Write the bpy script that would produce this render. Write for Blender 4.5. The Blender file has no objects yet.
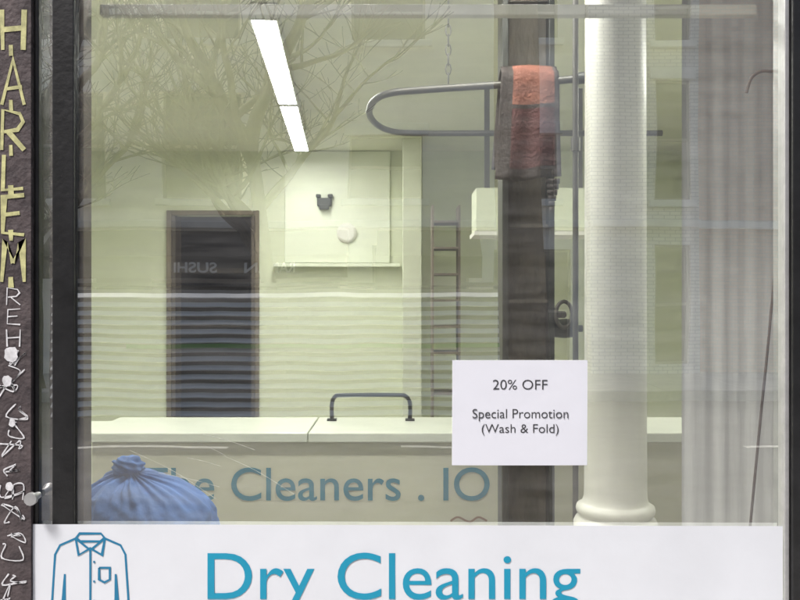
import bpy, bmesh, math, random
from mathutils import Vector, Matrix, noise
random.seed(7)
scene = bpy.context.scene
R = math.radians

# ------------------------------------------------------------ materials
def mat(name, col, rough=0.6, var=0.12, scale=6.0, bump=0.0, bscale=40.0, metal=0.0, spec=0.5,
        stretch=(1, 1, 1), emis=None, estr=0.0, col2=None):
    m = bpy.data.materials.new(name); m.use_nodes = True
    nt = m.node_tree; n = nt.nodes; l = nt.links
    b = n["Principled BSDF"]
    b.inputs["Roughness"].default_value = rough
    b.inputs["Metallic"].default_value = metal
    b.inputs["Specular IOR Level"].default_value = spec
    tc = n.new("ShaderNodeTexCoord"); mp = n.new("ShaderNodeMapping")
    mp.inputs["Scale"].default_value = stretch
    l.new(tc.outputs["Object"], mp.inputs[0])
    nz = n.new("ShaderNodeTexNoise"); nz.inputs["Scale"].default_value = scale
    nz.inputs["Detail"].default_value = 8; nz.inputs["Roughness"].default_value = 0.65
    l.new(mp.outputs[0], nz.inputs["Vector"])
    cr = n.new("ShaderNodeValToRGB")
    cr.color_ramp.elements[0].position = 0.3; cr.color_ramp.elements[1].position = 0.7
    a = [max(0, c * (1 - var)) for c in col]; c2 = col2 or [min(1, c * (1 + var)) for c in col]
    cr.color_ramp.elements[0].color = (*a, 1); cr.color_ramp.elements[1].color = (*c2, 1)
    l.new(nz.outputs["Fac"], cr.inputs[0]); l.new(cr.outputs[0], b.inputs["Base Color"])
    if bump > 0:
        nb = n.new("ShaderNodeTexNoise"); nb.inputs["Scale"].default_value = bscale
        nb.inputs["Detail"].default_value = 6
        l.new(mp.outputs[0], nb.inputs["Vector"])
        bp = n.new("ShaderNodeBump"); bp.inputs["Strength"].default_value = bump
        bp.inputs["Distance"].default_value = 0.01
        l.new(nb.outputs["Fac"], bp.inputs["Height"]); l.new(bp.outputs[0], b.inputs["Normal"])
    if emis:
        b.inputs["Emission Color"].default_value = (*emis, 1)
        b.inputs["Emission Strength"].default_value = estr
    return m

def brick(name, c1, c2, mortar, scale=1.0):
    m = bpy.data.materials.new(name); m.use_nodes = True
    n = m.node_tree.nodes; l = m.node_tree.links; b = n["Principled BSDF"]
    b.inputs["Roughness"].default_value = 0.85
    tc = n.new("ShaderNodeTexCoord"); sp = n.new("ShaderNodeSeparateXYZ"); cb = n.new("ShaderNodeCombineXYZ")
    ad = n.new("ShaderNodeMath"); ad.operation = 'ADD'
    l.new(tc.outputs["Object"], sp.inputs[0])
    l.new(sp.outputs[0], ad.inputs[0]); l.new(sp.outputs[1], ad.inputs[1])
    l.new(ad.outputs[0], cb.inputs[0]); l.new(sp.outputs[2], cb.inputs[1])
    bt = n.new("ShaderNodeTexBrick"); bt.inputs["Scale"].default_value = scale
    bt.inputs["Brick Width"].default_value = 0.22; bt.inputs["Row Height"].default_value = 0.075
    bt.inputs["Mortar Size"].default_value = 0.008
    bt.inputs["Color1"].default_value = (*c1, 1); bt.inputs["Color2"].default_value = (*c2, 1)
    bt.inputs["Mortar"].default_value = (*mortar, 1)
    l.new(cb.outputs[0], bt.inputs["Vector"]); l.new(bt.outputs["Color"], b.inputs["Base Color"])
    return m

M = {}
M['black'] = mat("black_frame", (0.012, 0.012, 0.013), 0.35, 0.4, 20, 0.1, 80)
M['alu'] = mat("aluminium_bead", (0.42, 0.42, 0.43), 0.4, 0.15, 30, metal=0.5)
M['stucco'] = mat("painted_facade", (0.05, 0.038, 0.045), 0.75, 0.5, 16, 0.5, 70, col2=(.085, .065, .068))
M['banner'] = mat("white_vinyl", (0.62, 0.64, 0.69), 0.45, 0.05, 3, 0.3, 5)
M['cyan'] = mat("cyan_print", (0.006, 0.25, 0.40), 0.45, 0.04, 10)
M['navy'] = mat("icon_print", (0.012, 0.16, 0.30), 0.45, 0.04, 10)
M['paper'] = mat("paper", (0.62, 0.63, 0.70), 0.7, 0.03, 4, 0.2, 8)
M['ink'] = mat("ink", (0.03, 0.03, 0.035), 0.7, 0.1, 10)
M['wall'] = mat("interior_wall", (0.66, 0.685, 0.535), 0.7, 0.06, 1.2, 0.1, 30)
M['wall2'] = mat("interior_panel", (0.74, 0.765, 0.64), 0.6, 0.04, 2)
M['ceil'] = mat("ceiling_paint", (0.72, 0.72, 0.60), 0.8, 0.05, 1.5)
M['floor'] = mat("shop_floor", (0.45, 0.43, 0.37), 0.4, 0.2, 3)
M['ctop'] = mat("counter_top", (0.62, 0.64, 0.56), 0.3, 0.08, 5)
M['cfront'] = mat("counter_front", (0.50, 0.49, 0.385), 0.5, 0.06, 2)
M['teal'] = mat("counter_letter", (0.0, 0.14, 0.21), 0.5, 0.05, 10)
M['brown'] = mat("brown_print", (0.20, 0.10, 0.05), 0.6, 0.1, 10)
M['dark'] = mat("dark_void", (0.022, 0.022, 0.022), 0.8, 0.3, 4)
M['dbrown'] = mat("dark_wood", (0.06, 0.045, 0.035), 0.5, 0.35, 8, stretch=(1, 1, 0.1))
M['wood'] = mat("wood_shelf", (0.15, 0.12, 0.09), 0.55, 0.3, 12, 0.1, 30, stretch=(1, 1, 0.2))
M['rust'] = mat("weathered_post", (0.035, 0.032, 0.024), 0.7, 0.4, 9, 0.8, 45, stretch=(1, 1, .4), col2=(.11, .092, .07))
M['steel'] = mat("rail_steel", (0.055, 0.05, 0.042), 0.45, 0.25, 20, metal=0.3)
M['dsteel'] = mat("dark_steel", (0.035, 0.037, 0.033), 0.45, 0.3, 20, metal=0.4)
M['white'] = mat("white_enamel", (0.50, 0.49, 0.45), 0.4, 0.12, 5, 0.25, 14, stretch=(1, 1, .15))
M['curtain'] = mat("white_curtain", (0.62, 0.62, 0.63), 0.8, 0.08, 9, 0.2, 90, stretch=(1, 1, .05))
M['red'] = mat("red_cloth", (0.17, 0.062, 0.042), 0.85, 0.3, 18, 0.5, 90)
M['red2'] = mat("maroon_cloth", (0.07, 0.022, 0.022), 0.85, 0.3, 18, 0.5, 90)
M['strap'] = mat("strap_cloth", (0.03, 0.022, 0.02), 0.8, 0.3, 25, 0.4, 80)
M['bag'] = mat("blue_bag_cloth", (0.04, 0.11, 0.31), 0.6, 0.3, 9, 0.5, 45, spec=0.3)
M['lamp'] = mat("fluorescent_lens", (0.9, 0.9, 0.85), 0.5, 0.0, 1, emis=(1.0, 1.0, 0.95), estr=95)
M['lamp_fill'] = mat("unseen_fill_lens", (0.9, 0.9, 0.85), 0.5, 0.0, 1, emis=(1.0, 1.0, 0.95), estr=140)  # glow for the added fill strips, all out of view
M['gyel'] = mat("graffiti_paint", (0.42, 0.41, 0.20), 0.6, 0.4, 60)
M['gwht'] = mat("graffiti_white", (0.55, 0.55, 0.58), 0.6, 0.3, 80)
M['streak'] = mat("pale_streak", (0.40, 0.40, 0.37), 0.7, 0.5, 60)
M['asphalt'] = mat("asphalt", (0.06, 0.06, 0.062), 0.9, 0.3, 3, 0.5, 120)
M['conc'] = mat("sidewalk_concrete", (0.45, 0.44, 0.42), 0.85, 0.15, 2, 0.3, 60)
M['kerb'] = mat("kerb_stone", (0.3, 0.3, 0.29), 0.8, 0.2, 5)
M['mark'] = mat("road_paint", (0.45, 0.45, 0.42), 0.7, 0.4, 8)
M['beige'] = mat("light_painted_stone", (0.80, 0.76, 0.69), 0.85, 0.08, 1.2, 0.3, 20)
M['brickw'] = brick("white_brick", (0.82, 0.79, 0.74), (0.74, 0.71, 0.66), (0.5, 0.48, 0.46))
M['brickr'] = brick("tan_brick", (0.78, 0.58, 0.45), (0.72, 0.52, 0.40), (0.6, 0.52, 0.45))
M['trim'] = mat("stone_trim", (0.80, 0.78, 0.74), 0.8, 0.1, 3)
M['win'] = mat("dark_window", (0.02, 0.025, 0.03), 0.08, 0.3, 1)
M['wframe'] = mat("window_frame", (0.20, 0.19, 0.17), 0.5, 0.1, 6)
M['slat'] = mat("white_slats", (0.84, 0.83, 0.80), 0.6, 0.06, 6)
M['green'] = mat("green_trim", (0.12, 0.36, 0.06), 0.6, 0.1, 6)
M['awn'] = mat("black_awning", (0.02, 0.02, 0.024), 0.7, 0.3, 6)
M['bark'] = mat("tree_bark", (0.055, 0.045, 0.035), 0.9, 0.45, 14, 0.9, 35, stretch=(1, 1, .3))
M['soil'] = mat("soil", (0.06, 0.045, 0.03), 0.95, 0.3, 20, 0.6, 60)
M['cord'] = mat("cord", (0.045, 0.025, 0.02), 0.6, 0.2, 20)

# ------------------------------------------------------------ mesh helpers
def link(o, parent=None):
    scene.collection.objects.link(o)
    if parent: o.parent = parent
    return o
def empty(name):
    e = bpy.data.objects.new(name, None); e.empty_display_size = 0.2
    return link(e)
def from_bm(bm, name, mats, parent=None, smooth=False, recalc=True):
    if recalc: bmesh.ops.recalc_face_normals(bm, faces=bm.faces)
    me = bpy.data.meshes.new(name); bm.to_mesh(me); bm.free()
    for m_ in (mats if isinstance(mats, (list, tuple)) else [mats]): me.materials.append(m_)
    if smooth:
        for p in me.polygons: p.use_smooth = True
    return link(bpy.data.objects.new(name, me), parent)
def addbox(bm, x0, x1, y0, y1, z0, z1, mi=0):
    vs = [bm.verts.new((x, y, z)) for x in (x0, x1) for y in (y0, y1) for z in (z0, z1)]
    for f in [(0, 1, 3, 2), (4, 6, 7, 5), (0, 4, 5, 1), (2, 3, 7, 6), (0, 2, 6, 4), (1, 5, 7, 3)]:
        bm.faces.new([vs[i] for i in f]).material_index = mi
def boxes(name, lst, mats, parent=None, bevel=0.0):
    bm = bmesh.new()
    for b in lst: addbox(bm, *b)
    o = from_bm(bm, name, mats, parent)
    if bevel > 0:
        md = o.modifiers.new("bev", 'BEVEL'); md.width = bevel; md.segments = 2
    return o
def bake(o, name, m_, parent=None, smooth=True):
    dg = bpy.context.evaluated_depsgraph_get(); dg.update()
    me = bpy.data.meshes.new_from_object(o.evaluated_get(dg))
    me.transform(o.matrix_world)
    bpy.data.objects.remove(o, do_unlink=True)
    me.materials.clear()
    for q in (m_ if isinstance(m_, (list, tuple)) else [m_]): me.materials.append(q)
    if smooth:
        for p in me.polygons: p.use_smooth = True
    return link(bpy.data.objects.new(name, me), parent)
def tubes(name, paths, m_, parent=None, res=4, cyclic=False):
    cu = bpy.data.curves.new(name + "_c", 'CURVE'); cu.dimensions = '3D'
    cu.bevel_depth = 1.0; cu.bevel_resolution = res; cu.use_fill_caps = True
    for p in paths:
        s = cu.splines.new('POLY'); s.points.add(len(p) - 1)
        for i, q in enumerate(p):
            s.points[i].co = (q[0], q[1], q[2], 1); s.points[i].radius = q[3]
        s.use_cyclic_u = cyclic
    o = link(bpy.data.objects.new(name + "_c", cu))
    return bake(o, name, m_, parent)
def smoothpath(pts, r, n=8, cyc=False):
    out = []; P = [Vector(p) for p in pts]; N = len(P)
    for i in range(N if cyc else N - 1):
        if cyc: a, b, c, d = P[(i - 1) % N], P[i], P[(i + 1) % N], P[(i + 2) % N]
        else: a, b, c, d = P[max(i - 1, 0)], P[i], P[i + 1], P[min(i + 2, N - 1)]
        for k in range(n):
            t = k / n
            v = 0.5 * ((2 * b) + (c - a) * t + (2 * a - 5 * b + 4 * c - d) * t * t + (3 * b - a - 3 * c + d) * t ** 3)
            out.append((*v, r))
    if not cyc: out.append((*P[-1], r))
    return out
def text(name, body, x0, x1, zb, zt, y, m_, parent=None, flip=False, bold=0.0):
    cu = bpy.data.curves.new(name + "_c", 'FONT'); cu.body = body; cu.size = 1; cu.extrude = 0.004
    cu.offset = bold; cu.resolution_u = 6
    o = link(bpy.data.objects.new(name + "_c", cu))
    t = bake(o, name, m_, parent, smooth=False)
    xs = [v.co.x for v in t.data.vertices]; ys = [v.co.y for v in t.data.vertices]
    mx, Mx, My = min(xs), max(xs), max(ys)
    for v in t.data.vertices:
        u = (v.co.x - mx) / (Mx - mx)
        w = v.co.y / My * (zt - zb)
        dx = x0 + u * (x1 - x0) if not flip else x1 - u * (x1 - x0)
        v.co = Vector((dx, y + (-v.co.z * 0.05 if not flip else v.co.z), zb + w))
    return t
def strokes(name, polys, width, y, m_, parent=None, jitter=0.0):
    bm = bmesh.new(); off = 0
    for p in polys:
        off += 0.00003
        pts = [Vector((a, b)) for a, b in p]
        n = len(pts); L = []
        for i in range(n):
            d = (pts[min(i + 1, n - 1)] - pts[max(i - 1, 0)])
            if d.length < 1e-9: d = Vector((1, 0))
            d.normalize(); nn = Vector((-d.y, d.x)); w = width / 2 * (1 + random.uniform(-jitter, jitter))
            if 0 < i < n - 1:
                dd = (pts[i] - pts[i - 1]).normalized(); w /= max(0.5, dd.dot(d))
            a = pts[i] + nn * w; b = pts[i] - nn * w
            L.append((bm.verts.new((a.x, y - off, a.y)), bm.verts.new((b.x, y - off, b.y))))
        for i in range(n - 1):
            bm.faces.new((L[i][0], L[i + 1][0], L[i + 1][1], L[i][1]))
    return from_bm(bm, name, m_, parent)
def wall_open(name, x0, x1, z0, z1, yf, yb, ops, m_, parent=None):
    bm = bmesh.new()
    xs = sorted({x0, x1, *[o[0] for o in ops], *[o[1] for o in ops]})
    zs = sorted({z0, z1, *[o[2] for o in ops], *[o[3] for o in ops]})
    inside = lambda cx, cz: any(o[0] < cx < o[1] and o[2] < cz < o[3] for o in ops)
    def q(pts): bm.faces.new([bm.verts.new(p) for p in pts])
    for i in range(len(xs) - 1):
        for j in range(len(zs) - 1):
            a, b, c, d = xs[i], xs[i + 1], zs[j], zs[j + 1]
            if inside((a + b) / 2, (c + d) / 2): continue
            for y in (yf, yb): q([(a, y, c), (b, y, c), (b, y, d), (a, y, d)])
    for (a, b, c, d) in ops + [(x0, x1, z0, z1)]:
        q([(a, yf, c), (b, yf, c), (b, yb, c), (a, yb, c)]); q([(a, yf, d), (b, yf, d), (b, yb, d), (a, yb, d)])
        q([(a, yf, c), (a, yf, d), (a, yb, d), (a, yb, c)]); q([(b, yf, c), (b, yf, d), (b, yb, d), (b, yb, c)])
    bmesh.ops.remove_doubles(bm, verts=bm.verts, dist=1e-5)
    return from_bm(bm, name, m_, parent)

# ------------------------------------------------------------ ground
boxes("ground", [(-200, 200, -200, 200, -0.2, -0.154)], M['asphalt'])
boxes("road", [(-60, 60, -12.5, -3.75, -0.2, -0.15)], M['asphalt'])
sw = empty("sidewalk")
L = []
for i in range(-20, 20):
    L.append((i * 1.5 + .006, i * 1.5 + 1.494, -1.8, -0.06, -0.2, 0.0)); L.append((i * 1.5 + .006, i * 1.5 + 1.494, -3.58, -1.812, -0.2, 0.0))
boxes("slabs", L, M['conc'], sw); boxes("bed", [(-30, 30, -3.6, 0, -0.2, -0.01)], M['kerb'], sw)
boxes("kerb", [(-30, 30, -3.75, -3.603, -0.2, 0.01)], M['kerb'], sw, 0.015)
sw2 = empty("sidewalk")
L = [(i * 1.5 + .006, i * 1.5 + 1.494, -16.2, -12.66, -0.2, 0.0) for i in range(-20, 20)]
boxes("slabs", L, M['conc'], sw2); boxes("kerb", [(-30, 30, -12.65, -12.5, -0.2, 0.01)], M['kerb'], sw2)
boxes("lane_marking", [(i * 4, i * 4 + 2, -8.2, -8.08, -0.149, -0.146) for i in range(-10, 10)], M['mark'])

# ------------------------------------------------------------ the shop building
shop = empty("dry_cleaners_shop")
wall_open("facade", -4.5, 4.5, 0, 3.7, -0.02, 0.14, [(-0.753, 0.862, 0.6, 2.42)], M['stucco'], shop)
boxes("cornice", [(-4.5, 4.5, -0.2, -0.023, 3.45, 3.75), (-4.5, 4.5, -0.08, -0.022, 2.75, 2.85)], M['stucco'], shop, 0.01)
boxes("roof", [(-4.5, 4.5, 0.145, 7.3, 3.5, 3.65)], M['stucco'], shop)
boxes("side_walls", [(-4.5, -4.35, 0.145, 7.3, 0, 3.49), (4.35, 4.5, 0.145, 7.3, 0, 3.49), (-4.34, 4.34, 7.15, 7.3, 0, 3.49)], M['stucco'], shop)
boxes("window_frame", [(-0.7515, -0.742, -0.010, 0.05, 0.602, 2.418),
                       (-0.714, -0.668, -0.011, 0.05, 0.602, 2.418),
                       (0.798, 0.86, -0.026, 0.06, 0.602, 2.418),
                       (-0.66, 0.79, -0.010, 0.05, 2.36, 2.418), (-0.66, 0.79, -0.010, 0.05, 0.602, 0.65)], M['black'], shop, 0.003)
boxes("glazing_bead", [(0.7865, 0.7965, -0.016, 0.04, 0.652, 2.358)], M['alu'], shop, 0.002)
boxes("inner_frame", [(-0.664, -0.654, 0.004, 0.05, 0.652, 2.358)], M['dbrown'], shop, 0.002)
boxes("curtain_track", [(-0.652, 0.775, 0.09, 0.115, 2.168, 2.192)], M['white'], shop, 0.003)

# glass
g = bpy.data.materials.new("window_glass"); g.use_nodes = True
n = g.node_tree.nodes; l = g.node_tree.links; n.clear()
out = n.new("ShaderNodeOutputMaterial"); mx = n.new("ShaderNodeMixShader")
tr = n.new("ShaderNodeBsdfTransparent"); tr.inputs[0].default_value = (0.97, 0.985, 0.95, 1)
gl = n.new("ShaderNodeBsdfGlossy"); gl.inputs["Roughness"].default_value = 0.004
gl.inputs["Color"].default_value = (1, .99, .97, 1)
tc = n.new("ShaderNodeTexCoord"); mp = n.new("ShaderNodeMapping"); mp.inputs["Scale"].default_value = (1.0, 1, 0.35)
nz = n.new("ShaderNodeTexNoise"); nz.inputs["Scale"].default_value = 3.5; nz.inputs["Detail"].default_value = 1.5
bp = n.new("ShaderNodeBump"); bp.inputs["Strength"].default_value = 0.06; bp.inputs["Distance"].default_value = 0.02
nz2 = n.new("ShaderNodeTexNoise"); nz2.inputs["Scale"].default_value = 5.0; nz2.inputs["Detail"].default_value = 7
mr = n.new("ShaderNodeMapRange"); mr.inputs[3].default_value = 0.42; mr.inputs[4].default_value = 0.52
l.new(tc.outputs["Object"], mp.inputs[0]); l.new(mp.outputs[0], nz.inputs["Vector"]); l.new(mp.outputs[0], nz2.inputs["Vector"])
l.new(nz.outputs["Fac"], bp.inputs["Height"]); l.new(bp.outputs[0], gl.inputs["Normal"])
l.new(nz2.outputs["Fac"], mr.inputs[0]); l.new(mr.outputs[0], mx.inputs[0])
l.new(tr.outputs[0], mx.inputs[1]); l.new(gl.outputs[0], mx.inputs[2])
df = n.new("ShaderNodeBsdfDiffuse"); df.inputs[0].default_value = (.7, .7, .7, 1)
mx2 = n.new("ShaderNodeMixShader")
mp3 = n.new("ShaderNodeMapping"); mp3.inputs["Rotation"].default_value = (0, R(25), 0); mp3.inputs["Scale"].default_value = (1, 1, 9)
nz3 = n.new("ShaderNodeTexNoise"); nz3.inputs["Scale"].default_value = 4; nz3.inputs["Detail"].default_value = 8
mr3 = n.new("ShaderNodeMapRange"); mr3.inputs[1].default_value = .4; mr3.inputs[2].default_value = .8; mr3.inputs[3].default_value = 0.025; mr3.inputs[4].default_value = 0.10
l.new(tc.outputs["Object"], mp3.inputs[0]); l.new(mp3.outputs[0], nz3.inputs["Vector"]); l.new(nz3.outputs["Fac"], mr3.inputs[0]); l.new(mr3.outputs[0], mx2.inputs[0])
l.new(mx.outputs[0], mx2.inputs[1]); l.new(df.outputs[0], mx2.inputs[2]); l.new(mx2.outputs[0], out.inputs[0])
bm = bmesh.new()
for (a, b) in ((-0.742, -0.714), (-0.668, 0.797)):
    bm.faces.new([bm.verts.new(p) for p in [(a, 0, 0.64), (b, 0, 0.64), (b, 0, 2.37), (a, 0, 2.37)]])
from_bm(bm, "glass", g, shop, recalc=False)
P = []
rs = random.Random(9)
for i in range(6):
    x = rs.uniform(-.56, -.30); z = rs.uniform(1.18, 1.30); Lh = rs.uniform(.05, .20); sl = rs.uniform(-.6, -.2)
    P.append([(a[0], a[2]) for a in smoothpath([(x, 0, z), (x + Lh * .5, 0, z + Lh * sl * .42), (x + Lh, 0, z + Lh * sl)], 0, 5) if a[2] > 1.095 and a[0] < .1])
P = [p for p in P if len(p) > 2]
strokes("glass_streaks", P, 0.0007, -0.0006, M['streak'], shop, .8)  # thin pale diagonal strokes on the left of the pane

# interior shell
boxes("floor", [(-2.9, 2.4, 0.145, 5.43, -0.05, 0.0)], M['floor'], shop)
boxes("ceiling", [(-2.9, 2.4, 0.145, 5.43, 2.8, 2.9)], M['ceil'], shop)
boxes("interior_walls", [(-3.0, -2.902, 0.145, 5.43, 0, 2.9), (2.402, 2.5, 0.145, 5.43, 0, 2.9)], M['wall'], shop)
wall_open("rear_wall", -3.0, 2.5, 0, 2.9, 5.432, 5.56, [(-1.913, -1.216, 0.001, 2.26)], M['wall'], shop)
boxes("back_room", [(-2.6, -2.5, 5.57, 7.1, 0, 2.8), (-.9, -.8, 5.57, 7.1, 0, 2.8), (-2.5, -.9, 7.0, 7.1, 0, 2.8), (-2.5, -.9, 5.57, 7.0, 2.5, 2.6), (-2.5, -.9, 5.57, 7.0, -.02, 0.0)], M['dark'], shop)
boxes("door_casing", [(-1.955, -1.915, 5.405, 5.43, 0, 2.30), (-1.214, -1.18, 5.405, 5.43, 0, 2.30), (-1.913, -1.216, 5.407, 5.43, 2.262, 2.30)], M['wood'], shop, 0.004)
boxes("door_lining", [(-1.912, -1.88, 5.41, 5.6, 0.01, 2.255), (-1.245, -1.217, 5.41, 5.6, 0.01, 2.255)], M['dbrown'], shop)
boxes("wall_panel", [(-0.965, -0.084, 5.405, 5.43, 1.86, 2.795)], M['wall2'], shop, 0.004)
boxes("panel_ledge", [(-1.05, 0.0, 5.30, 5.43, 1.825, 1.853)], M['wall2'], shop, 0.004)
boxes("partition", [(0.02, 0.16, 4.6, 5.43, 0, 2.795)], M['wall'], shop, 0.004)
boxes("window_ledge", [(-1.6, 1.6, 0.145, 0.56, 0.76, 0.8), (-1.6, 1.6, 0.5, 0.54, 0.0, 0.758)], M['white'], shop, 0.005)

# banner + print
ban = empty("dry_cleaning_banner")
bm = bmesh.new()
nx, nz_ = 60, 20
grid = [[bm.verts.new((-0.752 + 1.536 * i / nx, -0.0135 + 0.0005 * math.sin(i * .9 + j * .6) * math.sin(j * .5), 0.63 + (0.461 - 0.004 * i / nx) * j / nz_)) for i in range(nx + 1)] for j in range(nz_ + 1)]
for j in range(nz_):
    for i in range(nx): bm.faces.new((grid[j][i], grid[j][i + 1], grid[j + 1][i + 1], grid[j + 1][i]))
from_bm(bm, "vinyl_sheet", M['banner'], ban, smooth=True, recalc=False)
text("lettering", "Dry Cleaning", -0.394, 0.369, 0.938, 1.033, -0.0145, M['cyan'], ban)
cx, cz = -0.634, 1.064
def I(pts): return [(cx + a, cz - b) for a, b in pts]
icon = [I([(-.03, .002), (-.062, .016), (-.072, .035), (-.082, .19), (-.060, .19), (-.052, .075)]),
        I([(-.052, .075), (-.052, .28), (.052, .28), (.052, .075)]),
        I([(.03, .002), (.062, .016), (.072, .035), (.082, .19), (.060, .19), (.052, .075)]),
        I([(-.03, .002), (0, .026), (.03, .002)]), I([(-.03, .002), (-.022, -.008), (.022, -.008), (.03, .002)]),
        I([(-.03, .002), (-.024, .036), (0, .022), (.024, .036), (.03, .002)]),
        I([(0, .026), (0, .28)]), I([(.018, .062), (.040, .062), (.040, .086), (.029, .092), (.018, .086), (.018, .062)]),
        I([(-.0295, .0), (-.02, .008), (.02, .008), (.0295, .0)])]
for bz in (.05, .09, .13, .17): icon.append(I([(.006, bz), (.010, bz)]))
strokes("shirt_icon", icon, 0.0042, -0.0142, M['navy'], ban)

# promotion notice
pn = empty("promotion_notice")
bm = bmesh.new(); nx = 16
gr = [[bm.verts.new((0.107 + 0.278 * i / nx + 0.001 * j / 8, -0.005 - 0.0015 * math.sin(i / nx * math.pi), 1.210 + 0.216 * j / 8)) for i in range(nx + 1)] for j in range(9)]
for j in range(8):
    for i in range(nx): bm.faces.new((gr[j][i], gr[j][i + 1], gr[j + 1][i + 1], gr[j + 1][i]))
from_bm(bm, "sheet", M['paper'], pn, smooth=True, recalc=False)
text("offer_line", "20% OFF", 0.191, 0.303, 1.366, 1.386, -0.0070, M['ink'], pn, bold=-.006)
text("promotion_line", "Special Promotion", 0.149, 0.346, 1.307, 1.326, -0.0070, M['ink'], pn, bold=-.006)
text("service_line", "(Wash & Fold)", 0.168, 0.326, 1.277, 1.295, -0.0070, M['ink'], pn, bold=-.006)

# graffiti on the post
gf = empty("graffiti")
X0, XW = -0.812, 0.046
letters = {'H': [[(0, 1), (.05, 0)], [(1, 1), (.95, 0)], [(0, .5), (1, .55)]],
 'A': [[(0, 0), (.5, 1), (1, 0)], [(.15, .35), (.9, .4)]],
 'R': [[(0, 0), (.05, 1), (.8, .9), (.95, .7), (.7, .5), (.1, .45)], [(.3, .45), (1, 0)]],
 'L': [[(.1, 1), (.05, 0), (.95, .05)]],
 'E': [[(1, 1), (.1, .95), (.05, .05), (1, 0)], [(.05, .5), (.8, .55)]],
 'M': [[(0, 0), (.15, 1), (.5, .45)], [(.5, .45), (.9, 1), (1, 0)]]}
P = []
for ch, zt, zb in [('H', 2.142, 2.06), ('A', 2.04, 1.948), ('R', 1.938, 1.856), ('L', 1.846, 1.774), ('E', 1.764, 1.683), ('M', 1.672, 1.587)]:
    for s in letters[ch]: P.append([(X0 + a * XW, zb + b * (zt - zb)) for a, b in s])
    P.append([(X0 + .4 * XW, zb + .01), (X0 + .42 * XW, zb - .012)])
strokes("tag_letters", P, 0.0090, -0.0212, M['gyel'], gf, 0.3)
P = []
for ch, zt, zb in [('R', 1.575, 1.54), ('E', 1.532, 1.50), ('H', 1.49, 1.455)]:
    for s in letters[ch]: P.append([(X0 + .01 + a * .028, zb + b * (zt - zb)) for a, b in s])
z = 1.43
while z > 0.95:
    q = []; x = random.uniform(-.805, -.775)
    for i in range(random.randint(5, 9)):
        q.append((max(-.818, min(-.759, x + random.uniform(-.026, .026))), z + random.uniform(-.022, .022)))
    sp = [(a[0], a[2]) for a in smoothpath([(u, 0, v) for u, v in q], 0, 5)]
    P.append(sp); z -= random.uniform(.03, .05)
strokes("tag_scribble", P, 0.0026, -0.0216, M['gwht'], gf, 0.4)
bm = bmesh.new()
for (ux, uz, ur) in ((-.792, 1.44, .014), (-.80, 1.385, .010), (-.795, 1.17, .008), (-.79, 1.30, .007)):
    vs = [bm.verts.new((ux + ur * (1 + .4 * random.random()) * math.cos(a / 14 * 6.283) * .8, -0.0235, uz + ur * (1 + .4 * random.random()) * math.sin(a / 14 * 6.283))) for a in range(14)]
    bm.faces.new(vs)
from_bm(bm, "sticker_remnants", M['gwht'], gf)

# ------------------------------------------------------------ interior objects
def fixture(xa, ya, xb, yb, z=2.735, lm='lamp_fill'):
    e = empty("fluorescent_or_fill_light")  # shared by the visible tube and the added fill strips
    d = Vector((xb - xa, yb - ya, 0)); Ln = d.length; d.normalize(); s = Vector((-d.y, d.x, 0))
    bm1 = bmesh.new(); bm2 = bmesh.new()
    for (t0, t1) in ((0, .487), (.513, 1)):
        for bmx, w, z0, z1, ex in ((bm1, .050, z - .012, z + .004, 0), (bm2, .058, z - .010, 2.798, .008)):
            a = Vector((xa, ya, 0)) + d * (Ln * t0 - ex); b = Vector((xa, ya, 0)) + d * (Ln * t1 + ex)
            v = [bmx.verts.new((p.x + s.x * q, p.y + s.y * q, zz)) for p in (a, b) for q in (-w, w) for zz in (z0, z1)]
            for f in [(0, 1, 3, 2), (4, 6, 7, 5), (0, 4, 5, 1), (2, 3, 7, 6), (0, 2, 6, 4), (1, 5, 7, 3)]:
                bmx.faces.new([v[i] for i in f])
    from_bm(bm1, "lens", M[lm], e); from_bm(bm2, "housing", M['white'], e)
fixture(-0.574, 1.84, -0.775, 4.98, lm='lamp')
fixture(2.2, 0.9, 2.2, 2.5)  # added fill strip on the right, unseen, brightens the room
fixture(-2.3, 0.7, -2.3, 2.5)  # added fill strip on the left, likewise unseen
fixture(-1.0, 0.75, 0.45, 0.75)  # added above the view to light the counter front and bag

ct = empty("service_counter")
boxes("front_panel", [(-1.22, 2.395, 1.63, 1.66, 0.0, 0.985)], M['cfront'], ct)
boxes("counter_top", [(-1.25, -0.365, 1.60, 2.06, 0.99, 1.027), (-0.36, 2.395, 1.60, 2.06, 0.99, 1.027)], M['ctop'], ct, 0.004)
boxes("end_panel", [(-1.22, -1.19, 1.662, 2.04, 0, 0.985)], M['cfront'], ct)
boxes("left_section", [(-2.895, -1.27, 1.66, 1.70, 0, 0.97)], M['cfront'], ct)
boxes("left_section_top", [(-2.895, -1.26, 1.63, 2.06, 0.975, 1.01)], M['ctop'], ct, 0.004)
text("counter_lettering", "The Cleaners . IO", -1.03, 0.355, 0.757, 0.887, 1.627, M['teal'], ct, bold=.004)
text("counter_lettering_end", "C", 0.735, 0.84, 0.757, 0.875, 1.627, M['teal'], ct)
text("counter_lettering_start", "r", -1.425, -1.38, 0.757, 0.82, 1.655, M['teal'], ct)
strokes("hanger_emblem", [[(a[0], a[2]) for a in smoothpath([(.20, 0, .675), (.23, 0, .69), (.275, 0, .672), (.31, 0, .69), (.345, 0, .675)], 0, 6)]], .008, 1.626, M['brown'], ct)

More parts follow.
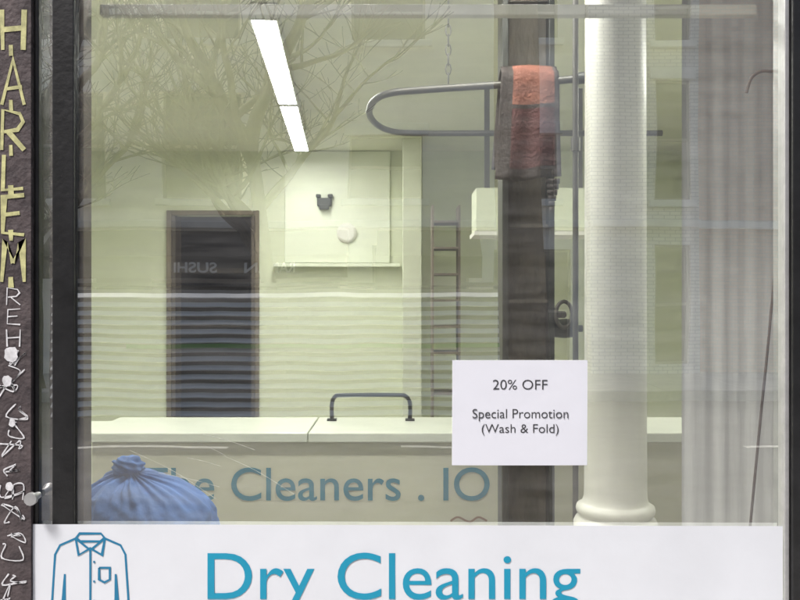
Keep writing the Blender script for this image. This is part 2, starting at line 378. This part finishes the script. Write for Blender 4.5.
hs = smoothpath([(-.295, 1.95, 1.03), (-.295, 1.95, 1.10), (-.28, 1.95, 1.132), (-.24, 1.95, 1.138), (-.02, 1.95, 1.138), (.025, 1.95, 1.132), (.043, 1.95, 1.10), (.043, 1.95, 1.03)], .009)
hd = empty("counter_hand_rail")
tubes("rail_tube", [hs], M['black'], hd)
boxes("feet", [(-.315, -.275, 1.93, 1.97, 1.028, 1.036), (.023, .063, 1.93, 1.97, 1.028, 1.036)], M['black'], hd)

# garment rail
gr_ = empty("garment_rail")
pts = [(.66, .90, 2.25), (.45, .985, 2.25), (.1, 1.08, 2.25), (-.03, 1.13, 2.25), (-.09, 1.24, 2.25), (-.115, 1.45, 2.25), (-.09, 1.66, 2.25), (-.03, 1.79, 2.25), (.08, 1.83, 2.25), (.42, 1.83, 2.25), (1.1, 1.83, 2.25)]
tubes("rail_loop", [smoothpath(pts, .0125, 10)], M['steel'], gr_)
tubes("joint_clamps", [[(.60, .925, 2.25, .019), (.56, .94, 2.25, .019)], [(.66, .90, 2.25, .019), (.66, .78, 2.25, .012)]], M['dsteel'], gr_)
def chain(x, y, z0, z1, parent, name="chain"):
    ps = []; z = z0; i = 0
    while z < z1:
        c = []
        for a in range(9):
            t = a / 8 * 2 * math.pi; u = .009 * math.cos(t); v = .02 * math.sin(t)
            c.append((x + (u if i % 2 else 0), y + (0 if i % 2 else u), z + .02 + v, .0024))
        ps.append(c); z += .032; i += 1
    tubes(name, ps, M['steel'], parent, res=1)
chain(.16, 1.07, 2.262, 2.79, gr_); chain(.9, 1.83, 2.262, 2.79, gr_)

# draped red cloth on the rail
bm = bmesh.new(); NX, NZ = 24, 30
def drape(side, x0, x1, ztop, zbot):
    g = []
    for j in range(NZ + 1):
        t = j / NZ; row = []
        for i in range(NX + 1):
            u = i / NX
            z = ztop - (ztop - zbot) * t
            wx = x0 + (x1 - x0) * u; wx = (wx - .42) * (1 + .16 * t) + .42 - .008 * t
            yc = 1.0 + side * (.018 + .03 * math.sin(min(1, t * 6) * 1.57)) + .009 * math.sin(u * 14 + t * 2) * t
            if t < .06: yc = 1.0 + side * .018 * (t / .06)
            row.append(bm.verts.new((wx, yc, z - .012 * abs(u - .5) * (t < .1) - .008 * math.sin(u * 5) * t)))
        g.append(row)
    for j in range(NZ):
        for i in range(NX):
            f = bm.faces.new((g[j][i], g[j][i + 1], g[j + 1][i + 1], g[j + 1][i]))
            u = i / NX; t = j / NZ
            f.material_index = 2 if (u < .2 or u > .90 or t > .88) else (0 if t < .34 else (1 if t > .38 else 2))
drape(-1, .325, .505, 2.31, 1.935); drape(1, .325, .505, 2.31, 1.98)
for kk in range(6):
    addbox(bm, .465 + .002 * kk, .508 - .004 * kk, .955, .965, 1.92 - .018 * kk, 1.936 - .018 * kk, 2)
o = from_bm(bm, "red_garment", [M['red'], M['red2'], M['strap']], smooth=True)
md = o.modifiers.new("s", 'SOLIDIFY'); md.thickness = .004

# weathered steel post in front of the counter
sp_ = empty("steel_post")
boxes("flanges", [(.352, .374, 1.18, 1.32, 0, 2.795), (.512, .532, 1.18, 1.32, 0, 2.795)], M['dsteel'], sp_, .003)
boxes("web", [(.375, .511, 1.235, 1.265, 0, 2.795)], M['rust'], sp_)
boxes("stiffeners", [(.3755, .5105, 1.19, 1.234, z, z + .012) for z in (.5, 1.02, 1.54, 1.80, 2.06, 2.58)], M['rust'], sp_)
tubes("crank_wheel", [[(.562 + .028 * math.cos(a / 20 * 6.283), 1.17, 1.50 + .045 * math.sin(a / 20 * 6.283), .007) for a in range(21)],
      [(.562, 1.17, 1.50, .012), (.533, 1.22, 1.50, .012)]], M['steel'], sp_)
tubes("gear_motor", [[(.535, 1.24, 1.45, .03), (.58, 1.24, 1.45, .035), (.61, 1.24, 1.45, .03)], [(.61, 1.24, 1.45, .012), (.64, 1.24, 1.45, .012)]], M['dsteel'], sp_)

# shelves
sh = empty("wooden_shelf")
boxes("uprights", [(.218, .232, 4.1, 4.35, 0, 2.2), (.40, .414, 4.1, 4.35, 0, 2.2)], M['wood'], sh)
boxes("boards", [(.234, .398, 4.1, 4.35, z, z + .014) for z in (.3, .6, .9, 1.18, 1.36, 1.54, 1.72, 1.9, 2.08)], M['wood'], sh)
wc = empty("wall_cabinet")
boxes("carcass", [(.44, 1.15, 3.2, 3.5, 1.95, 2.2)], M['wall'], wc, .005)
boxes("lower_lip", [(.43, 1.16, 3.18, 3.51, 1.925, 1.947)], M['trim'], wc)
boxes("cabinet_brackets", [(.5, .53, 3.3, 3.33, 2.202, 2.8), (1.05, 1.08, 3.3, 3.33, 2.202, 2.8)], M['steel'], wc)

# wall ornaments
bm = bmesh.new()
addbox(bm, -.69, -.57, 5.36, 5.403, 2.33, 2.40)
addbox(bm, -.70, -.66, 5.35, 5.40, 2.402, 2.43); addbox(bm, -.60, -.56, 5.35, 5.40, 2.402, 2.43)
addbox(bm, -.67, -.59, 5.345, 5.36, 2.30, 2.345)
o = from_bm(bm, "wall_thermostat", M['dsteel']); md = o.modifiers.new("b", 'BEVEL'); md.width = .01; md.segments = 3
ck = empty("wall_plate")
tubes("plate_disc", [[(-.445, 5.402, 2.11, .085), (-.445, 5.385, 2.11, .083), (-.445, 5.378, 2.11, .06)]], M['trim'], ck, res=8)
boxes("back_shelf", [(-2.45, -.92, 6.15, 6.7, 1.30, 1.345), (-2.45, -.92, 6.15, 6.7, 1.8, 1.845)], M['dbrown'])

# column, pipe, curtain, cord, hook
def lathe(name, prof, cx, cy, m_, parent=None, seg=48):
    bm = bmesh.new(); rings = []
    for r, z in prof:
        rings.append([bm.verts.new((cx + r * math.cos(i / seg * 6.28318), cy + r * math.sin(i / seg * 6.28318), z)) for i in range(seg)])
    for a, b in zip(rings, rings[1:]):
        for i in range(seg): bm.faces.new((a[i], a[(i + 1) % seg], b[(i + 1) % seg], b[i]))
    return from_bm(bm, name, m_, parent, smooth=True)
lathe("round_column", [(.12, .0), (.12, .900), (.120, .905), (.114, .918), (.104, .924), (.103, .927), (.110, .934), (.113, .944), (.110, .955), (.098, .962), (.094, .966), (.090, .980), (.089, 1.0), (.087, 2.0), (.086, 2.798)], .625, .72, M['white'])
tubes("wall_pipe", [[(.530, .82, .0, .009), (.530, .82, 2.79, .009)], [(.530, .82, 1.3, .014), (.530, .82, 1.34, .014)], [(.530, .82, 2.0, .014), (.530, .82, 2.04, .014)]], M['steel'])
bm = bmesh.new(); NX = 160
def cy_(i): u = i / NX; return .36 + .0030 * math.sin(u * 46 + 3 * math.sin(u * 7)) + .002 * math.sin(u * 97 + 1) + .012 * math.sin(u * 9)
a = [bm.verts.new((.70 + .62 * i / NX, cy_(i), .81)) for i in range(NX + 1)]; b = [bm.verts.new((.70 + .60 * i / NX, .36 + (cy_(i) - .36) * .5, 2.75)) for i in range(NX + 1)]
for i in range(NX): bm.faces.new((a[i], a[i + 1], b[i + 1], b[i]))
from_bm(bm, "white_curtain", M['curtain'], smooth=True)
tubes("hanging_cord", [smoothpath([(.742, .05, 1.06), (.765, .05, 1.30), (.785, .05, 1.50), (.797, .05, 1.70), (.80, .05, 2.3)], .0028, 6)], M['cord'])
tubes("wall_hook", [smoothpath([(.79, .05, 2.035), (.765, .05, 2.035), (.745, .05, 2.02), (.735, .05, 1.99)], .0035, 6)], M['cord'])
tubes("door_knob", [[(-.742, -.01, 1.150, .007), (-.742, -.035, 1.150, .008), (-.742, -.04, 1.15, .013), (-.742, -.05, 1.15, .013)]], M['alu'])

# laundry bag
bg = empty("laundry_bag")
prof = [(0.0, .0), (.10, .0), (.160, .02), (.182, .08), (.186, .15), (.182, .20), (.168, .245), (.140, .28), (.10, .305), (.06, .318), (.03, .325), (.02, .335)]
bm = bmesh.new(); seg = 200; rings = []
N = 80
def prof_at(t):
    f = t * (len(prof) - 1); i = min(int(f), len(prof) - 2); u = f - i
    p0, p1, p2, p3 = prof[max(i - 1, 0)], prof[i], prof[i + 1], prof[min(i + 2, len(prof) - 1)]
    return tuple(0.5 * (2 * p1[k] + (p2[k] - p0[k]) * u + (2 * p0[k] - 5 * p1[k] + 4 * p2[k] - p3[k]) * u * u + (3 * p1[k] - p0[k] - 3 * p2[k] + p3[k]) * u ** 3) for k in (0, 1))
for j in range(N + 1):
    t = j / N; r, z = prof_at(t); ring = []
    for i in range(seg):
        a = i / seg * 6.28318
        pl = (.0055 * math.sin(a * 13 + 2.5 * math.sin(2 * a) + t * 3) + .004 * math.sin(a * 29 + z * 24 + 2 * math.sin(a))) * max(0, (t - .3) / .7) * min(1, r / .05)
        lump = .009 * math.sin(2 * a + z * 12) + .006 * math.sin(3 * a - z * 17 + 1)
        nv = Vector((math.cos(a) * 3, math.sin(a) * 3, z * 18))
        lump += .012 * (abs(noise.noise(nv)) - .2) + .006 * noise.noise(nv * 3)
        rr = max(.001, r + (pl + lump * min(1, r / .1)))
        ring.append(bm.verts.new((-.628 + rr * math.cos(a), .33 + rr * math.sin(a) * .85, .80 + z * (1 + .02 * math.sin(a)) + pl * .8)))
    rings.append(ring)
for a, b in zip(rings, rings[1:]):
    for i in range(seg): bm.faces.new((a[i], a[(i + 1) % seg], b[(i + 1) % seg], b[i]))
for v in bm.verts:
    h = max(0, v.co.z - 1.04); v.co.x -= h * .40 * (h / .1)
from_bm(bm, "sack", M['bag'], bg, smooth=True)
bm = bmesh.new(); bmesh.ops.create_icosphere(bm, subdivisions=4, radius=1)
for v in bm.verts:
    p = v.co.copy(); f = 1 + .16 * math.sin(p.x * 7 + p.z * 4) * math.cos(p.y * 6) + .10 * math.sin(p.z * 13 + p.x * 5)
    v.co = Vector((-.666 + p.x * .036 * f, .33 + p.y * .03 * f, 1.142 + p.z * .027 * f))
from_bm(bm, "knot", M['bag'], bg, smooth=True)

# ------------------------------------------------------------ street opposite (seen mirrored in the glass)
def building(name, x0, x1, z1, y, ops, m_):
    e = empty(name)
    wall_open("walls", x0, x1, -.1, z1, y, y - .3, [o[:4] for o in ops], m_, e)
    boxes("mass", [(x0 + .01, x1 - .01, y - 6, y - .9, -.1, z1 - .05), (x0 + .01, x1 - .01, y - .9, y - .31, z1 - .15, z1 - .05)], m_, e)
    boxes("glazing", [(o[0], o[1], y - .2, y - .17, o[2], o[3]) for o in ops], M['win'], e)
    fr = []; sl = []
    for o in ops:
        a, b, c, d = o[:4]; w = .05
        fr += [(a, a + w, y - .168, y - .1, c, d), (b - w, b, y - .168, y - .1, c, d), (a + w, b - w, y - .168, y - .1, c, c + w),
               (a + w, b - w, y - .168, y - .1, d - w, d), (a + w, b - w, y - .168, y - .11, (c + d) / 2 - .03, (c + d) / 2 + .03)]
        if c > 3: sl += [(a - .12, b + .12, y + .003, y + .12, c - .14, c - .003), (a - .12, b + .12, y + .003, y + .08, d + .003, d + .25)]
    boxes("window_frames", fr, M['wframe'], e)
    boxes("sills_and_lintels", sl, M['trim'], e, .01)
    boxes("cornice", [(x0, x1, y + .003, y + .3, z1 - .3, z1 + .1), (x0, x1, y + .003, y + .18, 3.05, 3.2)], M['trim'], e, .02)
    return e
opsA = []
for (a, b) in ((-12.5, -11.1), (-10, -8.6), (-7.6, -6.2), (-4.99, -3.36), (-1.05, .52), (2.2, 3.3)):
    opsA += [(a, b, 3.65, 5.9 if a < -2 else 5.0), (a, b, 7.0, 8.2)]
opsA += [(-12, -8, .4, 2.6), (-6.5, -5.2, .0, 2.5), (-4.9, -1.2, .5, 1.9), (-.6, 1.4, .4, 2.7), (2.0, 3.6, .0, 2.6)]
building("beige_stone_building", -14, 3.95, 8.9, -16.2, opsA, M['beige'])
opsB = [(5.25, 6.0, .2, 2.7), (5.25, 6.0, 3.6, 6.1), (5.25, 6.0, 6.9, 8.4), (8.9, 10.1, 3.6, 5.6), (8.9, 10.1, 6.9, 8.2), (9.0, 11.5, .3, 2.6)]
building("white_brick_building", 3.98, 6.2, 9.2, -16.0, opsB[:3], M['brickw'])
building("tan_brick_building", 6.23, 15, 8.9, -16.25, opsB[3:], M['brickr'])
aw = empty("shop_awning")
bm = bmesh.new()
for (x0, x1) in ((-7.2, -1.0), (-.5, 1.6)):
    v = [bm.verts.new(p) for p in [(x0, -16.18, 3.0), (x1, -16.18, 3.0), (x1, -15.2, 2.42), (x0, -15.2, 2.42), (x1, -15.2, 1.98), (x0, -15.2, 1.98)]]
    bm.faces.new((v[0], v[1], v[2], v[3])); bm.faces.new((v[3], v[2], v[4], v[5]))
    bm.faces.new((v[0], v[3], bm.verts.new((x0, -16.18, 2.42)))); bm.faces.new((v[1], v[2], bm.verts.new((x1, -16.18, 2.42))))
from_bm(bm, "canvas", M['awn'], aw)
text("awning_lettering", "SUSHI", -4.5, -3.6, 2.1, 2.3, -15.19, M['slat'], aw, flip=True, bold=.02)
text("awning_lettering_b", "RAMEN", -3.1, -2.1, 2.1, 2.3, -15.19, M['slat'], aw, flip=True, bold=.02)

fs = empty("outdoor_dining_shed")
bm = bmesh.new()
for i in range(14):
    z = -.1 + .13 * i
    q = [(-10.46, z), (-10.54, z + .060), (-10.552, z + .045), (-10.472, z - .015)]
    A = [bm.verts.new((-4.95, *p)) for p in q]; B = [bm.verts.new((1.75, *p)) for p in q]
    for a in range(4): bm.faces.new((A[a], B[a], B[(a + 1) % 4], A[(a + 1) % 4]))
    bm.faces.new(A); bm.faces.new(B)
from_bm(bm, "louvre_boards", M['slat'], fs)
boxes("backing", [(-4.9, 1.75, -10.66, -10.62, -.15, 1.70)], M['wframe'], fs)
boxes("posts", [(x, x + .05, -10.61, -10.56, -.15, 1.70) for x in (-5.0, -3.4, -1.7, 0.0, 1.7)], M['wframe'], fs)
boxes("green_rail", [(-3.9, 1.75, -10.455, -10.43, .86, .92)], M['green'], fs)
boxes("planter_top", [(-5.0, 1.8, -12.0, -10.62, 1.755, 1.80)], M['awn'], fs)

def tree(name, base, h, r0, seed, spread=1.0, first=.35, levels=4, wob=.05, thick=1.0):
    rnd = random.Random(seed); paths = []
    def branch(p, d, length, r, lev):
        n_ = max(4, int(length / .18)); pts = [(*p, r)]; q = Vector(p); d = Vector(d).normalized()
        r1 = r * (.55 if lev else .72)
        for i in range(1, n_ + 1):
            d = (d + Vector((rnd.uniform(-1, 1), rnd.uniform(-1, 1), rnd.uniform(-.6, .9))) * (wob if lev == 0 else .16)).normalized()
            q = q + d * (length / n_); rr = r + (r1 - r) * i / n_
            if lev == levels: rr = r * (1 - .85 * i / n_)
            pts.append((*q, max(rr * (thick if lev else 1), .006)))
            if lev < levels and i / n_ > (first if lev == 0 else .2) and rnd.random() < (.55 if lev else .45):
                s = Vector((rnd.uniform(-1, 1), rnd.uniform(-1, 1), rnd.uniform(-.1, .7))).normalized()
                branch(q, d * .5 + s * spread, length * rnd.uniform(.4, .65), rr * rnd.uniform(.4, .62), lev + 1)
        paths.append(pts)
        if lev < levels:
            for _ in range(2):
                s = Vector((rnd.uniform(-1, 1), rnd.uniform(-1, 1), rnd.uniform(0, .5)))
                branch(q, d + s * .6, length * .6, r1 * .9, lev + 1)
    base = Vector(base)
    branch(base, (0.0, 0, 1), h, r0, 0)
    paths.append([(*base, r0 * 1.5), (base.x, base.y, base.z + .25, r0 * 1.05)])
    return tubes(name, paths, M['bark'], res=1)
tree("street_tree", (-2.2, -13.3, 0), 4.2, .17, 3, 1.0, .45, thick=1.2)
tree("street_tree", (.73, -3.1, 0), 4.6, .165, 11, .8, .78, 3, .015)
tree("street_tree", (-6.4, -13.3, 0), 4.2, .16, 5, 1.0, .45, thick=1.2)
boxes("tree_pit", [(.3, 1.25, -3.5, -2.65, -.05, .006)], M['soil'])
boxes("tree_pit", [(-2.7, -1.7, -13.8, -12.8, -.05, .006)], M['soil'])

# ------------------------------------------------------------ world, sun, camera
w = bpy.data.worlds.new("World"); scene.world = w; w.use_nodes = True
nt = w.node_tree; bgn = nt.nodes["Background"]
sky = nt.nodes.new("ShaderNodeTexSky"); sky.sky_type = 'NISHITA'; sky.sun_disc = False
el, az = R(56), R(180 + 42)
sky.sun_elevation = el; sky.sun_rotation = az; sky.air_density = 1.2; sky.dust_density = 5
nt.links.new(sky.outputs[0], bgn.inputs[0]); bgn.inputs[1].default_value = 0.15
sd = bpy.data.lights.new("sun", 'SUN'); sd.energy = 4.4; sd.angle = R(10); sd.color = (1, .97, .93)
so = link(bpy.data.objects.new("sun", sd))
dirn = Vector((math.sin(az) * math.cos(el), math.cos(az) * math.cos(el), math.sin(el)))
so.rotation_euler = dirn.to_track_quat('Z', 'Y').to_euler(); so.location = (0, 0, 20)

cd = bpy.data.cameras.new("camera"); cam = link(bpy.data.objects.new("camera", cd))
cam.location = (0, -1.77, 1.55); cam.rotation_euler = (R(90), 0, 0)
cd.sensor_width = 36; cd.angle = R(50); cd.clip_start = 0.05; cd.clip_end = 600
scene.camera = cam
scene.view_settings.view_transform = 'Standard'; scene.view_settings.look = 'None'; scene.view_settings.exposure = 0
